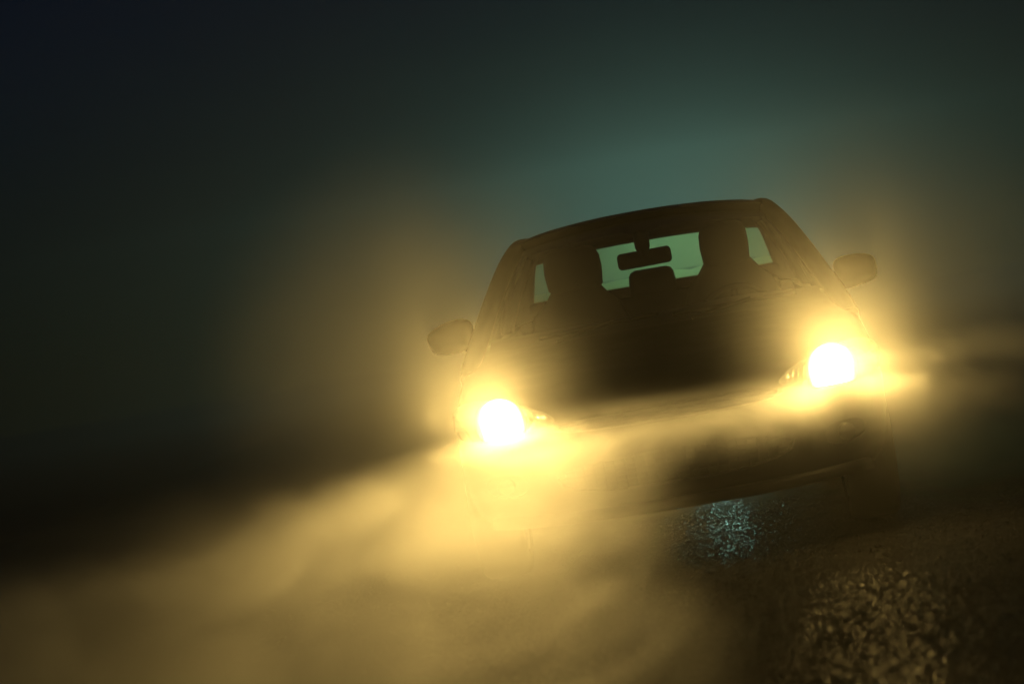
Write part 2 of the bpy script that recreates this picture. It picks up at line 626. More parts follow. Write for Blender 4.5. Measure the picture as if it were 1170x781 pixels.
def headlight(sx):
    out = [(sx * x, z) for x, z in smooth_poly(HL, 2)]

    def surf(off):
        return lambda x, z: nose_y(x) + off + 0.10 * max(0, z - 0.66)
    bm = bmesh.new()                                   # dark housing behind the cover
    add_prism(bm, out, surf(-0.004), surf(0.05))
    h = mesh_obj("headlight", bm, M_GLOSSB, car, smooth=False)
    bm = bmesh.new()                                   # clear cover, proud of the body
    rows = []
    cx0 = sum(p[0] for p in out) / len(out)
    cz0 = sum(p[1] for p in out) / len(out)
    for k in (1.0, 0.8, 0.5, 0.25, 0.02):
        rows.append([(cx0 + (x - cx0) * k, surf(-0.065 if k < 1 else -0.006)(cx0 + (x - cx0) * k, z) - 0.012 * (1 - k), cz0 + (z - cz0) * k) for x, z in out])
    add_grid(bm, rows, close_u=True)
    mesh_obj("lens_cover", bm, M_LENS, h)
    # lit reflector: domed top, flat bottom
    c = Vector((sx * 0.655, 0.085, 0.672))
    bm = bmesh.new()
    prof = []
    for i in range(36):
        a = 2 * math.pi * i / 36
        x, z = 0.105 * math.cos(a), 0.098 * math.sin(a)
        prof.append((x, max(z, -0.060)))
    rows = []
    for k, d in ((1.0, 0.0), (0.85, 0.006), (0.6, 0.012), (0.35, 0.016), (0.1, 0.018)):
        rows.append([(x * k, d + 0.62 * sx * x * k , z * k) for x, z in prof])
    V = add_grid(bm, rows, close_u=True)
    bm.faces.new(V[-1])
    b = mesh_obj("reflector", bm, M_BOWL, h)
    b.location = c
    # small inner position lamp rings and ribs in the tip of the housing
    bm = bmesh.new()
    for k in range(4):
        x = sx * (0.47 + 0.022 * k)
        add_sweep(bm, [(x, nose_y(x) - 0.016, 0.648), (x + sx * 0.012, nose_y(x) - 0.016, 0.688 + 0.006 * k)], circ(0.003, 6))
    mesh_obj("light_ribs", bm, M_CHROME, h)
    # the lamp's own light: dipped beam with a flat cut-off, plus weak stray light and an added side spill
    ld = bpy.data.lights.new("headlight_beam", 'POINT')
    ld.shadow_soft_size = 0.035
    ld.energy = BEAM_W
    ld.color = LAMP_COL
    ld.use_nodes = True
    lt = ld.node_tree
    n_, l_ = lt.nodes, lt.links
    e_ = n_["Emission"]
    tcx = n_.new("ShaderNodeTexCoord")
    sp = n_.new("ShaderNodeSeparateXYZ")
    l_.new(tcx.outputs["Normal"], sp.inputs[0])

    def math_(op, a=None, b=None, va=0.0, vb=0.0, vc=0.0):
        q = n_.new("ShaderNodeMath")
        q.operation = op
        q.inputs[0].default_value = va
        q.inputs[1].default_value = vb
        q.inputs[2].default_value = vc
        if a is not None:
            l_.new(a, q.inputs[0])
        if b is not None:
            l_.new(b, q.inputs[1])
        return q.outputs[0]
    # local frame of the lamp: -Y is ahead of the car, Z up
    el = math_('ARCSINE', sp.outputs[2])
    az = math_('ARCTAN2', sp.outputs[0], math_('MULTIPLY', sp.outputs[1], vb=-1.0))
    az = math_('SUBTRACT', az, vb=sx * BEAM_TOE)

    def gauss(x, s):
        q = math_('MULTIPLY', x, vb=1.0 / s)
        q = math_('MULTIPLY', q, q)
        return math_('EXPONENT', math_('MULTIPLY', q, vb=-1.0))
    cutm = n_.new("ShaderNodeMapRange")
    cutm.interpolation_type = 'SMOOTHSTEP'
    cutm.inputs[1].default_value = R(-1.0)
    cutm.inputs[2].default_value = R(-3.8)
    l_.new(el, cutm.inputs[0])
    down = gauss(el, BEAM_DOWN)
    azn = math_('MULTIPLY', az, vb=1.0 / BEAM_SPREAD)
    azn = math_('MULTIPLY', azn, azn)
    flat = math_('EXPONENT', math_('MULTIPLY', math_('MULTIPLY', azn, azn), vb=-1.0))
    beam = math_('MULTIPLY', math_('MULTIPLY', flat, down), cutm.outputs[0])
    near = n_.new("ShaderNodeMapRange")               # the shield keeps the road just ahead of the bumper dark
    near.interpolation_type = 'SMOOTHSTEP'
    near.inputs[1].default_value = R(-13.5)
    near.inputs[2].default_value = R(-6.5)
    near.inputs[3].default_value = 0.04
    l_.new(el, near.inputs[0])
    wide = n_.new("ShaderNodeMapRange")               # sideways spill added to light the mist for the halo
    wide.inputs[1].default_value = -0.6
    wide.inputs[2].default_value = 0.0
    wide.inputs[3].default_value = 0.0
    wide.inputs[4].default_value = BEAM_SIDE
    l_.new(sp.outputs[1], wide.inputs[0])
    upw = n_.new("ShaderNodeMapRange")
    upw.interpolation_type = 'SMOOTHSTEP'
    upw.inputs[1].default_value = R(-9.0)
    upw.inputs[2].default_value = R(2.0)
    l_.new(el, upw.inputs[0])
    stray = math_('ADD', math_('MULTIPLY', wide.outputs[0], upw.outputs[0]), vb=BEAM_STRAY)
    tot = math_('MULTIPLY', math_('ADD', beam, stray), near.outputs[0])
    l_.new(tot, e_.inputs[1])
    lo = bpy.data.objects.new("headlight_beam", ld)
    lo.location = (c.x, 0.03, c.z)
    link(lo, h)
    # extra lamp added at the cover's outer end, lights the mist for the halo
    gd = bpy.data.lights.new("halo_fill", 'POINT')
    gd.shadow_soft_size = 0.03
    gd.energy = GLOW_W * (0.62 if sx > 0 else 1.0)
    gd.color = LAMP_COL
    gd.use_nodes = True
    gt = gd.node_tree
    ge = gt.nodes["Emission"]
    gc = gt.nodes.new("ShaderNodeTexCoord")
    gs = gt.nodes.new("ShaderNodeSeparateXYZ")
    gt.links.new(gc.outputs["Normal"], gs.inputs[0])
    prev = None
    for sock, a0, a1 in ((2, -0.20, 0.05), (1, -0.5, 0.25), (0, -0.30 * sx, 0.16 * sx)):
        gm = gt.nodes.new("ShaderNodeMapRange")
        gm.interpolation_type = 'SMOOTHSTEP'
        gm.inputs[1].default_value = a0
        gm.inputs[2].default_value = a1
        gt.links.new(gs.outputs[sock], gm.inputs[0])
        if prev is None:
            prev = gm.outputs[0]
        else:
            mu = gt.nodes.new("ShaderNodeMath")
            mu.operation = 'MULTIPLY'
            gt.links.new(prev, mu.inputs[0])
            gt.links.new(gm.outputs[0], mu.inputs[1])
            prev = mu.outputs[0]
    gt.links.new(prev, ge.inputs[1])
    go = bpy.data.objects.new("halo_fill", gd)
    go.location = (sx * 0.905, 0.24, 0.715)
    link(go, h)


GLOW_W = 380.0
BEAM_W = 640.0
BEAM_SPREAD = R(40)
BEAM_DOWN = R(5)
BEAM_TOE = R(-14)
BEAM_STRAY = 0.03
BEAM_SIDE = 3.2
for sx in (-1, 1):
    headlight(sx)

# --- greenhouse: rails
RAIL = [(0.795, 1.08, 0.925), (0.755, 1.30, 1.030), (0.700, 1.60, 1.170), (0.645, 1.88, 1.292), (0.602, 2.10, 1.362), (0.582, 2.32, 1.390),
        (0.575, 2.75, 1.400), (0.575, 3.20, 1.394), (0.600, 3.55, 1.370), (0.648, 3.78, 1.305), (0.696, 3.97, 1.170), (0.742, 4.10, 1.000)]


def rail(t, sx=1):
    n = len(RAIL) - 1
    f = max(0.0, min(n - 1e-6, t))
    i = int(f)
    u = f - i
    P = [Vector(RAIL[max(0, min(n, i + k))]) for k in (-1, 0, 1, 2)]
    p = 0.5 * ((2 * P[1]) + (-P[0] + P[2]) * u + (2 * P[0] - 5 * P[1] + 4 * P[2] - P[3]) * u * u + (-P[0] + 3 * P[1] - 3 * P[2] + P[3]) * u ** 3)
    p.x *= sx
    return p


def belt(y, sx=1):
    w, zt, ze, zb = interp(ST, y)
    return Vector((sx * w * 0.895, y, ze))


bm = bmesh.new()                                        # A pillars, roof rails and D pillars: one frame with the roof panel
for sx in (-1, 1):
    pts = [Vector((sx * 0.815, 0.93, 0.845)), Vector((sx * 0.808, 1.0, 0.885))] + [rail(i * 0.25, sx) for i in range(0, 45)] + [Vector((sx * 0.745, 4.12, 0.93)), Vector((sx * 0.745, 4.11, 0.86))]
    k = []
    for i in range(-2, 47):
        q = i * 0.25
        k.append((1.0, 1.0) if q < 8 else (1.0 + 0.6 * (q - 8) / 3, 1.0))
    add_sweep(bm, pts, rrect(0.078, 0.070, 0.030, 4), side=Vector((1, 0, 0)), scale=k)
# roof skin, header included, from windscreen top to hatch top
rows = []
for i in range(25):
    q = lerp(4.15, 8.6, i / 24)
    a = rail(q)
    row = []
    for j in range(-12, 13):
        s_ = j / 12
        x = (a.x + 0.012) * s_
        crown = 0.046 * (1 - abs(s_) ** 2.2)
        fwd_ = -0.075 * (1 - s_ * s_) if q < 5 else 0.0
        row.append((x, a.y + fwd_ * max(0, (5 - q)) / 0.85, a.z + crown + 0.031 - 0.012 * abs(s_) ** 10))
    rows.append(row)
Vt = add_grid(bm, rows)
# underside (lining) 40 mm below
rows2 = [[(p[0], p[1], p[2] - 0.045) for p in row] for row in rows]
Vb = add_grid(bm, rows2)
for a, b in ((Vt[0], Vb[0]), (Vt[-1], Vb[-1])):
    for j in range(len(a) - 1):
        bm.faces.new((a[j], a[j + 1], b[j + 1], b[j]))
roof = mesh_obj("roof", bm, M_PAINT, car)
autosmooth(roof, 40)

# B and C pillars
for sx in (-1, 1):
    bm = bmesh.new()
    a, b = belt(2.33, sx), rail(5.5, sx)
    add_sweep(bm, [a + Vector((0, 0, -0.03)), a.lerp(b, 0.5) + Vector((sx * 0.012, 0, 0)), b], rrect(0.05, 0.11, 0.015, 2), side=Vector((1, 0, 0)))
    mesh_obj("door_pillar", bm, M_GLOSSB, car)
    bm = bmesh.new()
    a, b = belt(3.40, sx), rail(8.0, sx)
    add_sweep(bm, [a + Vector((0, 0, -0.03)), a.lerp(b, 0.5) + Vector((sx * 0.012, 0, 0)), b], rrect(0.05, 0.09, 0.015, 2), side=Vector((1, 0, 0)))
    mesh_obj("rear_pillar", bm, M_PAINT, car)

# windscreen
rows = []
for i in range(13):
    t_ = i / 12
    a = rail(lerp(0.12, 4.3, t_))
    row = []
    for j in range(-12, 13):
        s_ = j / 12
        row.append((a.x * s_ * 0.985, a.y - lerp(0.20, 0.085, t_) * (1 - s_ * s_), a.z + lerp(0.012, 0.050, t_) * (1 - s_ * s_)))
    rows.append(row)
bm = bmesh.new()
add_grid(bm, rows)
ws = mesh_obj("windscreen", bm, M_GLASS, car)
# black frit band along the header with its bump round the mirror foot, and the cowl band below
bm = bmesh.new()


def ws_pt(tt, s_, off=0.006):
    a = rail(lerp(0.12, 4.3, tt))
    return Vector((a.x * s_ * 0.985, a.y - lerp(0.20, 0.085, tt) * (1 - s_ * s_) + off, a.z + lerp(0.012, 0.050, tt) * (1 - s_ * s_) - off * 0.5))


rows_t, rows_b = [], []
for j in range(-40, 41):
    s_ = j / 40 * 0.97
    dip = 0.80 - 0.06 * math.exp(-(s_ / 0.11) ** 4)
    rows_t.append(ws_pt(1.0, s_))
    rows_b.append(ws_pt(dip, s_))
add_grid(bm, [rows_t, [a.lerp(b, 0.5) for a, b in zip(rows_t, rows_b)], rows_b])
mesh_obj("frit_band", bm, M_BLACK, ws)

# hatch glass and its frame
HT = []
bm = bmesh.new()


def hatch_pt(t_, s_):
    """t 0 (sill) .. 1 (roof)"""
    a = rail(lerp(10.35, 8.3, t_))
    return Vector((a.x * s_, a.y + 0.05 * (1 - s_ * s_), a.z + lerp(0.0, 0.06, t_) * (1 - abs(s_) ** 2.6)))


g_rows = [[hatch_pt(lerp(-0.02, 0.86, i / 8), lerp(-0.97, 0.97, j / 16)) for j in range(17)] for i in range(9)]
add_grid(bm, g_rows)
rw = mesh_obj("rear_window", bm, M_REARGLASS, car)
# band of condensation added to brighten the foot of the hatch glass
bm = bmesh.new()
top_t = [0.125 + 0.012 * math.sin(j * 1.7) + 0.008 * math.sin(j * 4.1) for j in range(33)]
A_ = [[hatch_pt(lerp(0.0, top_t[j], i / 3), lerp(-0.95, 0.95, j / 32)) + Vector((0, -0.004, 0)) for j in range(33)] for i in range(4)]
B_ = [[p + Vector((0, -0.012, 0)) for p in row] for row in A_]
ring = []
for j in range(33):
    ring.append([A_[i][j] for i in range(4)] + [B_[i][j] for i in (3, 2, 1, 0)])
V = add_grid(bm, ring, close_u=True)
bm.faces.new(V[0])
bm.faces.new(list(reversed(V[-1])))
mesh_obj("glow_dew", bm, M_GLOW_DEW, rw)
bm = bmesh.new()                                        # thin scattering film added to brighten the rest of the pane
A_ = [[hatch_pt(lerp(0.14, 0.84, i / 6), lerp(-0.95, 0.95, j / 24)) + Vector((0, -0.004, 0)) for j in range(25)] for i in range(7)]
B_ = [[p + Vector((0, -0.0045, 0)) for p in row] for row in A_]
ring = [[A_[i][j] for i in range(7)] + [B_[i][j] for i in range(6, -1, -1)] for j in range(25)]
V = add_grid(bm, ring, close_u=True)
bm.faces.new(V[0])
bm.faces.new(list(reversed(V[-1])))
mesh_obj("glow_film", bm, M_GLOW_DEW, rw)
bm = bmesh.new()                                        # hatch: sill panel below the glass and the header above it, plus side flanges
for lo_, hi_ in ((-0.45, 0.03), (0.70, 1.06)):
    rr = [[hatch_pt(lerp(lo_, hi_, i / 4), lerp(-1.0, 1.0, j / 16)) + Vector((0, 0.008, 0)) for j in range(17)] for i in range(5)]
    A_ = add_grid(bm, rr)
    B_ = add_grid(bm, [[p + Vector((0, -0.045, -0.01)) for p in row] for row in rr])
    for i in (0, -1):
        for j in range(16):
            bm.faces.new((A_[i][j], A_[i][j + 1], B_[i][j + 1], B_[i][j]))
mesh_obj("hatch", bm, M_PAINT, car)
bm = bmesh.new()
pts = [hatch_pt(1.08, s_ / 10) + Vector((0, 0.05, 0.0)) for s_ in range(-10, 11)]
add_sweep(bm, pts, [(-0.10, -0.012), (0.10, -0.004), (0.10, 0.008), (-0.10, 0.014)], side=Vector((0, 1, 0)))
mesh_obj("spoiler", bm, M_PAINT, car)

# side windows
for sx in (-1, 1):
    for y0, y1, q0, q1 in ((1.22, 2.30, 0.7, 5.45), (2.37, 3.36, 5.6, 7.95), (3.46, 3.95, 8.1, 10.0)):
        bm = bmesh.new()
        rr = []
        for i in range(7):
            row = []
            for j in range(11):
                u = j / 10
                a = belt(lerp(y0, y1, u), sx)
                b = rail(lerp(q0, q1, u), sx)
                row.append(a.lerp(b, i / 6) + Vector((sx * 0.018 * math.sin(math.pi * i / 6), 0, 0)))
            rr.append(row)
        add_grid(bm, rr)
        mesh_obj("side_window", bm, M_SIDEGLASS, car)

# door mirrors
def door_mirror(sx):
    c = Vector((sx * 0.895, 1.36, 1.020))
    if sx < 0:                                          # outline as seen from ahead (x outward)
        prof = [(-0.090, -0.045), (-0.098, 0.055), (-0.070, 0.082), (-0.020, 0.085), (0.050, 0.070), (0.104, 0.042), (0.116, 0.020), (0.100, -0.035), (0.078, -0.062), (0.02, -0.066), (-0.06, -0.060)]
    else:
        prof = [(-0.078, -0.040), (-0.092, 0.040), (-0.074, 0.068), (-0.020, 0.076), (0.050, 0.072), (0.090, 0.054), (0.098, 0.020), (0.094, -0.030), (0.080, -0.050), (0.02, -0.064), (-0.05, -0.075)]
    out = smooth_poly(prof, 2)
    bm = bmesh.new()
    rings = []
    for d, k in ((-0.085, 0.30), (-0.080, 0.62), (-0.062, 0.86), (-0.03, 0.97), (0.02, 1.0), (0.075, 0.985), (0.085, 0.95)):
        rings.append([(c.x + sx * a * k, c.y + d, c.z + b * k) for a, b in out])
    V = add_grid(bm, rings, close_u=True)
    bm.faces.new(V[0])
    bm.faces.new(list(reversed(V[-1])))
    # foot
    add_sweep(bm, [(sx * 0.765, 1.34, 0.955), (sx * 0.81, 1.345, 0.972), (c.x - sx * 0.055, 1.36, 0.980), (c.x - sx * 0.02, 1.36, 0.985)], rrect(0.075, 0.042, 0.015, 2), side=Vector((0, 1, 0)))
    o = mesh_obj("door_mirror", bm, M_MATT, car)
    autosmooth(o, 50)
    bm = bmesh.new()
    a = [bm.verts.new((c.x + sx * p * 0.9, c.y + 0.0885, c.z + q * 0.9)) for p, q in out]
    bm.faces.new(a)
    mesh_obj("mirror_glass", bm, M_MIRROR, o)


door_mirror(-1)
door_mirror(1)

# wheels
def wheel(sx, wy):
    w = bpy.data.objects.new("wheel", None)
    w.location = (sx * 0.775, wy, 0.315)
    link(w, car)
    bm = bmesh.new()
    prof = [(-0.10, 0.215), (-0.105, 0.26), (-0.098, 0.297), (-0.075, 0.312), (0.075, 0.312), (0.098, 0.297), (0.105, 0.26), (0.10, 0.215)]
    rings = []
    for i in range(48):
        a = 2 * math.pi * i / 48
        rings.append([(x, r * math.cos(a), r * math.sin(a)) for x, r in prof])
    rings.append(rings[0])
    add_grid(bm, rings, close_u=True)
    bmesh.ops.remove_doubles(bm, verts=bm.verts[:], dist=1e-5)
    mesh_obj("tyre", bm, M_RUBBER, w)
    bm = bmesh.new()
    rings = []
    for i in range(48):
        a = 2 * math.pi * i / 48
        rings.append([(x, r * math.cos(a), r * math.sin(a)) for x, r in ((-0.098, 0.216), (0.098, 0.216), (0.09, 0.198), (-0.09, 0.198))])
    rings.append(rings[0])
    add_grid(bm, rings, close_u=True)
    for i in range(10):
        a = 2 * math.pi * i / 10
        add_sweep(bm, [(sx * 0.07, 0.03 * math.cos(a), 0.03 * math.sin(a)), (sx * 0.085, 0.205 * math.cos(a), 0.205 * math.sin(a))], rrect(0.02, 0.028, 0.006, 1), side=Vector((1, 0, 0)))
    add_sweep(bm, [(sx * 0.05, 0, 0), (sx * 0.095, 0, 0)], circ(0.05, 20), side=Vector((0, 1, 0)))
    mesh_obj("rim", bm, M_ALLOY, w)
    bm = bmesh.new()
    add_sweep(bm, [(sx * 0.01, 0, 0), (sx * 0.03, 0, 0)], circ(0.14, 32), side=Vector((0, 1, 0)))
    mesh_obj("brake_disc", bm, M_CHROME, w)


for wy in WY:
    for sx in (-1, 1):
        wheel(sx, wy)

# cabin
bm = bmesh.new()
rr = []
for y, z in ((1.02, 0.935), (1.20, 0.975), (1.45, 0.985), (1.58, 0.965), (1.64, 0.90), (1.62, 0.70), (1.56, 0.55)):
    rr.append([(x * 0.72, y, z + (0.015 * math.exp(-((x + -0.5) / 0.28) ** 2) if 1.3 < y < 1.6 else 0)) for x in [i / 12 for i in range(-12, 13)]])
add_grid(bm, rr)
mesh_obj("dashboard", bm, M_DASH, car)
bm = bmesh.new()                                        # steering wheel, on the side that is right in the picture
ring = []
cw = Vector((0.37, 1.80, 0.88))
nrm = Vector((0, 0.9, 0.42)).normalized()
sx_ = Vector((1, 0, 0))
sy_ = nrm.cross(sx_)
pts = [cw + sx_ * 0.18 * math.cos(2 * math.pi * i / 36) + sy_ * 0.18 * math.sin(2 * math.pi * i / 36) for i in range(36)]
rows = []
for i in range(36):
    p = pts[i]
    rad = (p - cw).normalized()
    rows.append([p + rad * (0.015 * math.cos(a)) + nrm * (0.015 * math.sin(a)) for a in [2 * math.pi * k / 8 for k in range(8)]])
rows.append(rows[0])
add_grid(bm, rows, close_u=True)
for ang in (0, 180, 270):
    d = sx_ * math.cos(R(ang)) + sy_ * math.sin(R(ang)) * (1 if ang != 270 else 1)
    add_sweep(bm, [cw + d * 0.03 - nrm * 0.02, cw + d * 0.175], rrect(0.03, 0.015, 0.005, 1), side=d.cross(nrm))
add_sweep(bm, [cw - nrm * 0.18, cw - nrm * 0.02, cw + nrm * 0.01], circ(0.055, 16), scale=[0.6, 1.0, 0.9])
bmesh.ops.remove_doubles(bm, verts=bm.verts[:], dist=1e-5)
mesh_obj("steering_wheel", bm, M_BLACK, car)


def blob(bm, rings):
    """rings of (centre, half width x, half depth y, exponent) stacked upward"""
    rows = []
    for (c, a, b, e) in rings:
        row = []
        for i in range(28):
            t_ = 2 * math.pi * i / 28
            ct, st = math.cos(t_), math.sin(t_)
            row.append((c[0] + a * math.copysign(abs(ct) ** (2 / e), ct), c[1] + b * math.copysign(abs(st) ** (2 / e), st), c[2]))
        rows.append(row)
    V = add_grid(bm, rows, close_u=True)
    bm.faces.new(V[0])
    bm.faces.new(list(reversed(V[-1])))


def front_seat(cx, hw=1.0):
    bm = bmesh.new()
    blob(bm, [((cx, 2.28, 0.48), .25, .25, 4), ((cx, 2.28, 0.56), .26, .26, 4), ((cx, 2.28, 0.62), .25, .25, 4), ((cx, 2.28, 0.63), .22, .22, 4)])
    # backrest leaning to the rear, shoulders rounded
    blob(bm, [((cx, 2.44, 0.60), .22, .08, 3), ((cx, 2.48, 0.72), .25, .085, 3), ((cx, 2.52, 0.85), .255, .08, 3), ((cx, 2.56, 0.97), .24, .07, 3), ((cx, 2.575, 1.06), .205, .06, 3),
              ((cx, 2.595, 1.115), .150, .05, 3), ((cx, 2.60, 1.15), .125, .045, 3), ((cx, 2.605, 1.17), .11, .035, 3)])
    s = mesh_obj("front_seat", bm, M_FABRIC, car)
    bm = bmesh.new()
    blob(bm, [((cx, 2.595, 1.135), .112 * hw, .035, 3.2), ((cx, 2.59, 1.16), .134 * hw, .05, 3.2), ((cx, 2.59, 1.24), .142 * hw, .055, 3.2), ((cx, 2.60, 1.30), .138 * hw, .052, 3.2),
              ((cx, 2.605, 1.335), .122 * hw, .045, 3.2), ((cx, 2.61, 1.352), .09 * hw, .03, 3.2)])
    for d in (-0.06, 0.06):
        add_sweep(bm, [(cx + d, 2.60, 1.08), (cx + d, 2.595, 1.15)], circ(0.007, 8))
    mesh_obj("headrest", bm, M_FABRIC, s)


front_seat(-0.365)
front_seat(0.378, 0.84)
bm = bmesh.new()
blob(bm, [((0, 3.22, 0.46), .64, .26, 6), ((0, 3.22, 0.60), .66, .27, 6), ((0, 3.22, 0.63), .63, .24, 6)])
blob(bm, [((0, 3.42, 0.60), .62, .08, 6), ((0, 3.50, 0.85), .64, .08, 6), ((0, 3.55, 1.00), .62, .07, 6), ((0, 3.565, 1.05), .58, .055, 6), ((0, 3.57, 1.065), .54, .03, 6)])
rs = mesh_obj("rear_seat", bm, M_FABRIC, car)
for cx, zt in ((-0.40, 1.115), (0.0, 1.195), (0.40, 1.115)):
    bm = bmesh.new()
    w = 0.118 if cx == 0 else 0.125
    blob(bm, [((cx, 3.57, 1.035), w * 1.1, .04, 3), ((cx, 3.565, 1.08), w * 1.08, .05, 3), ((cx, 3.565, zt - 0.03), w, .05, 3), ((cx, 3.57, zt - 0.01), w * .9, .04, 3), ((cx, 3.572, zt), w * .7, .025, 3)])
    mesh_obj("headrest", bm, M_FABRIC, rs)
bm = bmesh.new()
add_grid(bm, [[(x * 0.66, y, z) for x in [i / 8 for i in range(-8, 9)]] for y, z in ((3.62, 1.00), (3.85, 1.035), (4.02, 1.05))])
ps = mesh_obj("parcel_shelf", bm, M_DASH, car)
mods(ps, ('SOLIDIFY', dict(thickness=0.015)))

# interior mirror with its foot
bm = bmesh.new()
c = Vector((-0.006, 1.86, 1.235))
rot = Matrix.Rotation(R(-1), 3, 'Y')
rings = []
out = rrect(0.250, 0.076, 0.020, 4)
for d, k in ((-0.028, 0.75), (-0.022, 0.93), (-0.01, 1.0), (0.008, 1.0), (0.012, 0.96)):
    rings.append([c + rot @ Vector((a * k, d, b * k)) for a, b in out])
V = add_grid(bm, rings, close_u=True)
bm.faces.new(V[0])
bm.faces.new(list(reversed(V[-1])))
add_sweep(bm, [c + Vector((0, -0.02, 0.01)), c + Vector((0, -0.03, 0.05)), c + Vector((0, 0.0, 0.11))], circ(0.034, 12), scale=[0.5, 1.0, 1.1])
im = mesh_obj("interior_mirror", bm, M_BLACK, car)
autosmooth(im, 50)
bm = bmesh.new()
bm.faces.new([bm.verts.new(c + rot @ Vector((a * 0.9, 0.0135, b * 0.88))) for a, b in out])
mesh_obj("mirror_glass", bm, M_MIRROR, im)

# wipers, roof aerial, tail lamps, handles, exhaust
for x0, x1 in ((0.08, 0.62), (-0.50, 0.02)):
    bm = bmesh.new()
    pts = []
    for i in range(9):
        t_ = i / 8
        s_ = lerp(x0, x1, t_) / 0.78
        pts.append(ws_pt(0.045 + 0.03 * t_, s_, -0.016))
    add_sweep(bm, pts, rrect(0.014, 0.016, 0.003, 1), side=Vector((0, 1, 0)))
    p0 = ws_pt(0.0, x0 / 0.78 + 0.1, -0.02)
    add_sweep(bm, [p0 + Vector((0, -0.03, -0.01)), pts[5] + Vector((0, -0.012, 0.012))], rrect(0.014, 0.012, 0.003, 1), side=Vector((0, 1, 0)))
    mesh_obj("wiper", bm, M_BLACK, car)
bm = bmesh.new()
add_sweep(bm, [(-0.03, 3.20, 1.455), (-0.03, 3.22, 1.478), (-0.03, 3.235, 1.484)], circ(0.022, 12), scale=[1.2, 0.7, 0.3])
add_sweep(bm, [(-0.03, 3.22, 1.475), (-0.03, 3.42, 1.482), (-0.03, 3.62, 1.488)], circ(0.003, 8))
mesh_obj("aerial", bm, M_BLACK, car)
for sx in (-1, 1):
    bm = bmesh.new()
    out = smooth_poly([(0.56, 0.80), (0.78, 0.79), (0.80, 0.93), (0.62, 0.95)], 2)
    add_prism(bm, [(sx * x, z) for x, z in out], lambda x, z: 4.10, lambda x, z: 4.268 - 0.35 * max(0, abs(x) - 0.62))
    mesh_obj("tail_lamp", bm, M_RED, car)
    for y in (2.12, 3.12):
        bm = bmesh.new()
        w = interp(ST, y)[0]
        add_sweep(bm, [(sx * (w * 0.965), y - 0.09, 0.875), (sx * (w + 0.012), y - 0.06, 0.878), (sx * (w + 0.012), y + 0.06, 0.878), (sx * (w * 0.965), y + 0.09, 0.875)], rrect(0.02, 0.03, 0.008, 2), side=Vector((1, 0, 0)))
        mesh_obj("door_handle", bm, M_PAINT, car)
bm = bmesh.new()                                        # strip added low across the tail to block the sun under the car
add_sweep(bm, [(x, 4.16 - 0.10 * abs(x) ** 2, 0.188) for x in [i / 10 * 0.80 for i in range(-10, 11)]], rrect(0.02, 0.225, 0.008, 2), side=Vector((0, 1, 0)))
mesh_obj("sun_block_strip", bm, M_BLACK, car)
bm = bmesh.new()
add_sweep(bm, [(-0.45, 3.9, 0.26), (-0.45, 4.29, 0.26)], circ(0.03, 16))
mesh_obj("exhaust", bm, M_CHROME, car)

# ------------------------------------------------------------------ loose stone chips on the wet road
bm = bmesh.new()
for i in range(5200):
    y = -8.6 + 11 * random.random() ** 1.2
    x = random.uniform(-2.6, 3.6)
    r = random.uniform(0.0018, 0.0048)
    res = bmesh.ops.create_icosphere(bm, subdivisions=1, radius=r) if False else None
    a = random.uniform(0, 6.28)
    base = [(r * math.cos(a + k * 1.57) * random.uniform(.7, 1.3), r * math.sin(a + k * 1.57) * random.uniform(.7, 1.3)) for k in range(4)]
    vb = [bm.verts.new((x + p, y + q, 0.0045)) for p, q in base]
    vt = [bm.verts.new((x + p * random.uniform(.3, .75), y + q * random.uniform(.3, .75), 0.0045 + r * random.uniform(.5, 1.3))) for p, q in base]
    bm.faces.new((vt[0], vt[1], vt[2]))
    bm.faces.new((vt[0], vt[2], vt[3]))
    for k in range(4):
        n_ = (k + 1) % 4
        bm.faces.new((vb[k], vb[n_], vt[n_], vt[k]))
gv = mesh_obj("gravel", bm, M_STONE, smooth=False)
gv['kind'] = 'stuff'
gv['label'] = "fine wet stone chips scattered over the dark road"

# ------------------------------------------------------------------ air
HZ_D = 0.002
HZ_G = 0.8
HZ2_D = 0.0003
HZ2_G = 0.25
mh, N, L, v = volume_mat("thin night haze", (0.95, 0.95, 0.95), HZ_D, HZ_G)      # droplets: a forward lobe and a wide one
v2 = N.new("ShaderNodeVolumePrincipled")
v2.inputs["Color"].default_value = (0.95, 0.95, 0.95, 1)
v2.inputs["Density"].default_value = HZ2_D
v2.inputs["Anisotropy"].default_value = HZ2_G
ads = N.new("ShaderNodeAddShader")
L.new(v.outputs[0], ads.inputs[0])
L.new(v2.outputs[0], ads.inputs[1])
L.new(ads.outputs[0], N["Material Output"].inputs["Volume"])
bm = bmesh.new()
add_box(bm, (0, 21.5, 1.25), (144, 77, 4.5))          # y -17 .. 60, z -1 .. 3.5
hz = mesh_obj("haze", bm, mh, smooth=False)
hz['kind'] = 'stuff'
hz['label'] = "thin night haze filling the whole place"

# the fog stands thicker beyond the car
FB_D = 0.026
mb, N, L, v = volume_mat("standing fog", (0.95, 0.95, 0.95), FB_D, 0.915)
bm = bmesh.new()
add_box(bm, (0, 20.3, 1.20), (142, 31.4, 4.3))         # y 4.6 .. 36
bf = mesh_obj("standing_fog", bm, mb, smooth=False)
bf['kind'] = 'stuff'
bf['label'] = "thicker standing fog on the road beyond the car"

# drifting bank of ground fog: thick on the side that is left in the picture, a shallow veil at lamp height close to the nose
GF_A = 0.75
GF_B = 0.45
GF_C = 0.35
mf, N, L, v = volume_mat("drifting ground fog", (0.95, 0.95, 0.95), 0.0, 0.75)
geo = N.new("ShaderNodeNewGeometry")
sep = N.new("ShaderNodeSeparateXYZ")
L.new(geo.outputs["Position"], sep.inputs[0])
X, Y, Z = sep.outputs


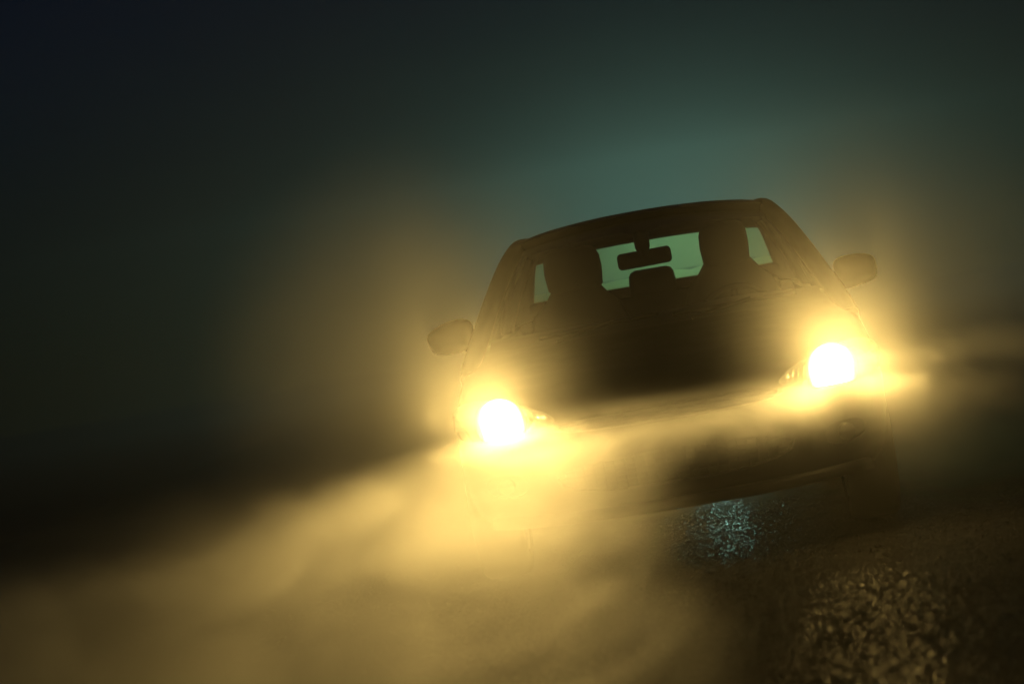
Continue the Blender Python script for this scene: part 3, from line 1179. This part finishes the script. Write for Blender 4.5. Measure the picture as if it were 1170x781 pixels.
def vmath(op, a, b):
    q = N.new("ShaderNodeMath")
    q.operation = op
    for k, s_ in enumerate((a, b)):
        if isinstance(s_, (int, float)):
            q.inputs[k].default_value = s_
        else:
            L.new(s_, q.inputs[k])
    return q.outputs[0]


def ramp(src, a, b, lo=0.0, hi=1.0):
    q = N.new("ShaderNodeMapRange")
    q.interpolation_type = 'SMOOTHSTEP'
    q.inputs[1].default_value = a
    q.inputs[2].default_value = b
    q.inputs[3].default_value = lo
    q.inputs[4].default_value = hi
    L.new(src, q.inputs[0])
    return q.outputs[0]


mp = N.new("ShaderNodeMapping")
mp.inputs["Location"].default_value = (2.3, 0.7, 0.4)
mp.inputs["Scale"].default_value = (1.0, 0.75, 1.6)
L.new(geo.outputs["Position"], mp.inputs[0])
nz = N.new("ShaderNodeTexNoise")
nz.inputs["Scale"].default_value = 1.6
nz.inputs["Detail"].default_value = 5.0
nz.inputs["Roughness"].default_value = 0.58
nz.inputs["Distortion"].default_value = 0.8
L.new(mp.outputs[0], nz.inputs["Vector"])
clump = ramp(nz.outputs["Fac"], 0.45, 0.57)
soft = vmath('ADD', vmath('MULTIPLY', clump, 0.75), 0.25)
nz2 = N.new("ShaderNodeTexNoise")
nz2.inputs["Scale"].default_value = 1.3
nz2.inputs["Detail"].default_value = 5.0
L.new(geo.outputs["Position"], nz2.inputs["Vector"])
Xr = vmath('ADD', X, vmath('MULTIPLY', vmath('SUBTRACT', nz2.outputs["Fac"], 0.5), 1.7))
left = vmath('MULTIPLY', vmath('MULTIPLY', vmath('MULTIPLY', ramp(Xr, 0.08, -0.95), ramp(vmath('ADD', vmath('SUBTRACT', X, vmath('MULTIPLY', Y, 0.48)), 0.80), -0.25, 0.35)), vmath('MULTIPLY', ramp(Z, 0.80, 0.45), ramp(Z, 0.08, 0.48, 0.14, 1.0))), vmath('MULTIPLY', ramp(Y, 0.1, -0.7), soft))
veil = vmath('MULTIPLY', vmath('MULTIPLY', ramp(Y, -1.5, -0.3), ramp(Y, 0.4, 0.1)), vmath('MULTIPLY', ramp(Z, 0.36, 0.54), ramp(Z, 0.72, 0.58)))
veil = vmath('MULTIPLY', vmath('MULTIPLY', veil, soft), vmath('MULTIPLY', ramp(X, 0.75, 0.25), ramp(X, -0.75, -0.25)))
side = vmath('MULTIPLY', vmath('MULTIPLY', ramp(X, 0.6, 0.9), ramp(X, 1.55, 0.8)), vmath('MULTIPLY', ramp(Y, -1.6, -0.5), ramp(Y, 0.8, 0.2)))
side = vmath('MULTIPLY', vmath('MULTIPLY', side, soft), vmath('MULTIPLY', ramp(Z, 0.15, 0.5), ramp(Z, 0.78, 0.58)))
dens = vmath('ADD', vmath('ADD', vmath('MULTIPLY', left, GF_A), vmath('MULTIPLY', veil, GF_B)), vmath('MULTIPLY', side, GF_C))
L.new(dens, v.inputs["Density"])
bm = bmesh.new()
add_box(bm, (-1.2, -3.8, 0.435), (7.0, 9.2, 0.81))      # y -8.4 .. 0.8, z 0.03 .. 0.84
gf = mesh_obj("ground_fog", bm, mf, smooth=False)
gf['kind'] = 'stuff'
gf['label'] = "low drifting fog lit by the headlight beams"

# mist added round the car's nose and flanks to carry the lamp halo
MI_F = 0.012
MI_D = 1.3
mm, N, L, v = volume_mat("mist round the car", (0.95, 0.95, 0.95), 0.0, 0.45)
geo = N.new("ShaderNodeNewGeometry")
sepm = N.new("ShaderNodeSeparateXYZ")
Ym = sepm.outputs[1]
L.new(geo.outputs["Position"], sepm.inputs[0])
tot = None
for cx, cy_, cz, rr_, wt_ in ((-0.98, 1.68, 0.86, 0.62, None), (0.98, 1.65, 0.82, 0.56, None), (-0.68, -0.05, 1.02, 0.42, MI_F), (0.68, -0.05, 1.02, 0.42, MI_F), (-0.66, -0.12, 0.74, 0.26, 4.0 * MI_F), (0.66, -0.12, 0.74, 0.26, 4.0 * MI_F)):
    d = N.new("ShaderNodeVectorMath")
    d.operation = 'SUBTRACT'
    d.inputs[1].default_value = (cx, cy_, cz)
    L.new(geo.outputs["Position"], d.inputs[0])
    sc_ = N.new("ShaderNodeVectorMath")
    sc_.operation = 'MULTIPLY'
    sc_.inputs[1].default_value = (1.0, 0.75, 1.0)
    L.new(d.outputs[0], sc_.inputs[0])
    q = N.new("ShaderNodeVectorMath")
    q.operation = 'DOT_PRODUCT'
    L.new(sc_.outputs[0], q.inputs[0])
    L.new(sc_.outputs[0], q.inputs[1])
    g_ = vmath('EXPONENT', vmath('MULTIPLY', q.outputs["Value"], -1.0 / (rr_ * rr_)), 0)
    g_ = vmath('MAXIMUM', vmath('SUBTRACT', g_, 0.03), 0.0)
    g_ = vmath('MULTIPLY', g_, vmath('MULTIPLY', ramp(Ym, 1.25, 1.7), ramp(vmath('ABSOLUTE', sepm.outputs[0], 0), 0.66, 1.0)) if wt_ is None else wt_)
    tot = g_ if tot is None else vmath('ADD', tot, g_)
nz = N.new("ShaderNodeTexNoise")
nz.inputs["Scale"].default_value = 1.1
nz.inputs["Detail"].default_value = 2.0
L.new(geo.outputs["Position"], nz.inputs["Vector"])
L.new(vmath('MULTIPLY', vmath('MULTIPLY', tot, MI_D), ramp(nz.outputs["Fac"], 0.25, 0.7, 0.5, 1.3)), v.inputs["Density"])
bm = bmesh.new()
add_box(bm, (-0.1, 1.45, 1.10), (5.8, 4.5, 2.14))
ms = mesh_obj("mist", bm, mm, smooth=False)
ms['kind'] = 'stuff'
ms['label'] = "mist added to glow as a halo around the headlights"

# yellow-tinted puffs added for the glow under the sills and beside the wheel
MI_LOW = 0.8
mm, N, L, v = volume_mat("low puffs", (1.0, 1.0, 0.55), 0.0, 0.93)
geo = N.new("ShaderNodeNewGeometry")
tot = None
for cx, cy_, cz, iv in ((0.35, 2.9, 0.07, (1.5, 1.2, 8.0)), (1.35, 1.6, 0.12, (2.8, 1.0, 6.0))):
    d = N.new("ShaderNodeVectorMath")
    d.operation = 'SUBTRACT'
    d.inputs[1].default_value = (cx, cy_, cz)
    L.new(geo.outputs["Position"], d.inputs[0])
    sc_ = N.new("ShaderNodeVectorMath")
    sc_.operation = 'MULTIPLY'
    sc_.inputs[1].default_value = iv
    L.new(d.outputs[0], sc_.inputs[0])
    q = N.new("ShaderNodeVectorMath")
    q.operation = 'DOT_PRODUCT'
    L.new(sc_.outputs[0], q.inputs[0])
    L.new(sc_.outputs[0], q.inputs[1])
    g_ = vmath('EXPONENT', vmath('MULTIPLY', q.outputs["Value"], -1.0), 0)
    tot = g_ if tot is None else vmath('ADD', tot, g_)
nz = N.new("ShaderNodeTexNoise")
nz.inputs["Scale"].default_value = 3.0
nz.inputs["Detail"].default_value = 3.0
L.new(geo.outputs["Position"], nz.inputs["Vector"])
L.new(vmath('MULTIPLY', vmath('MULTIPLY', tot, MI_LOW), ramp(nz.outputs["Fac"], 0.3, 0.65, 0.2, 1.3)), v.inputs["Density"])
bm = bmesh.new()
add_box(bm, (0.75, 1.75, 0.20), (3.1, 4.3, 0.38))
lm = mesh_obj("low_glow_mist", bm, mm, smooth=False)
lm['kind'] = 'stuff'
lm['label'] = "low mist under the car's sills, lit from behind"
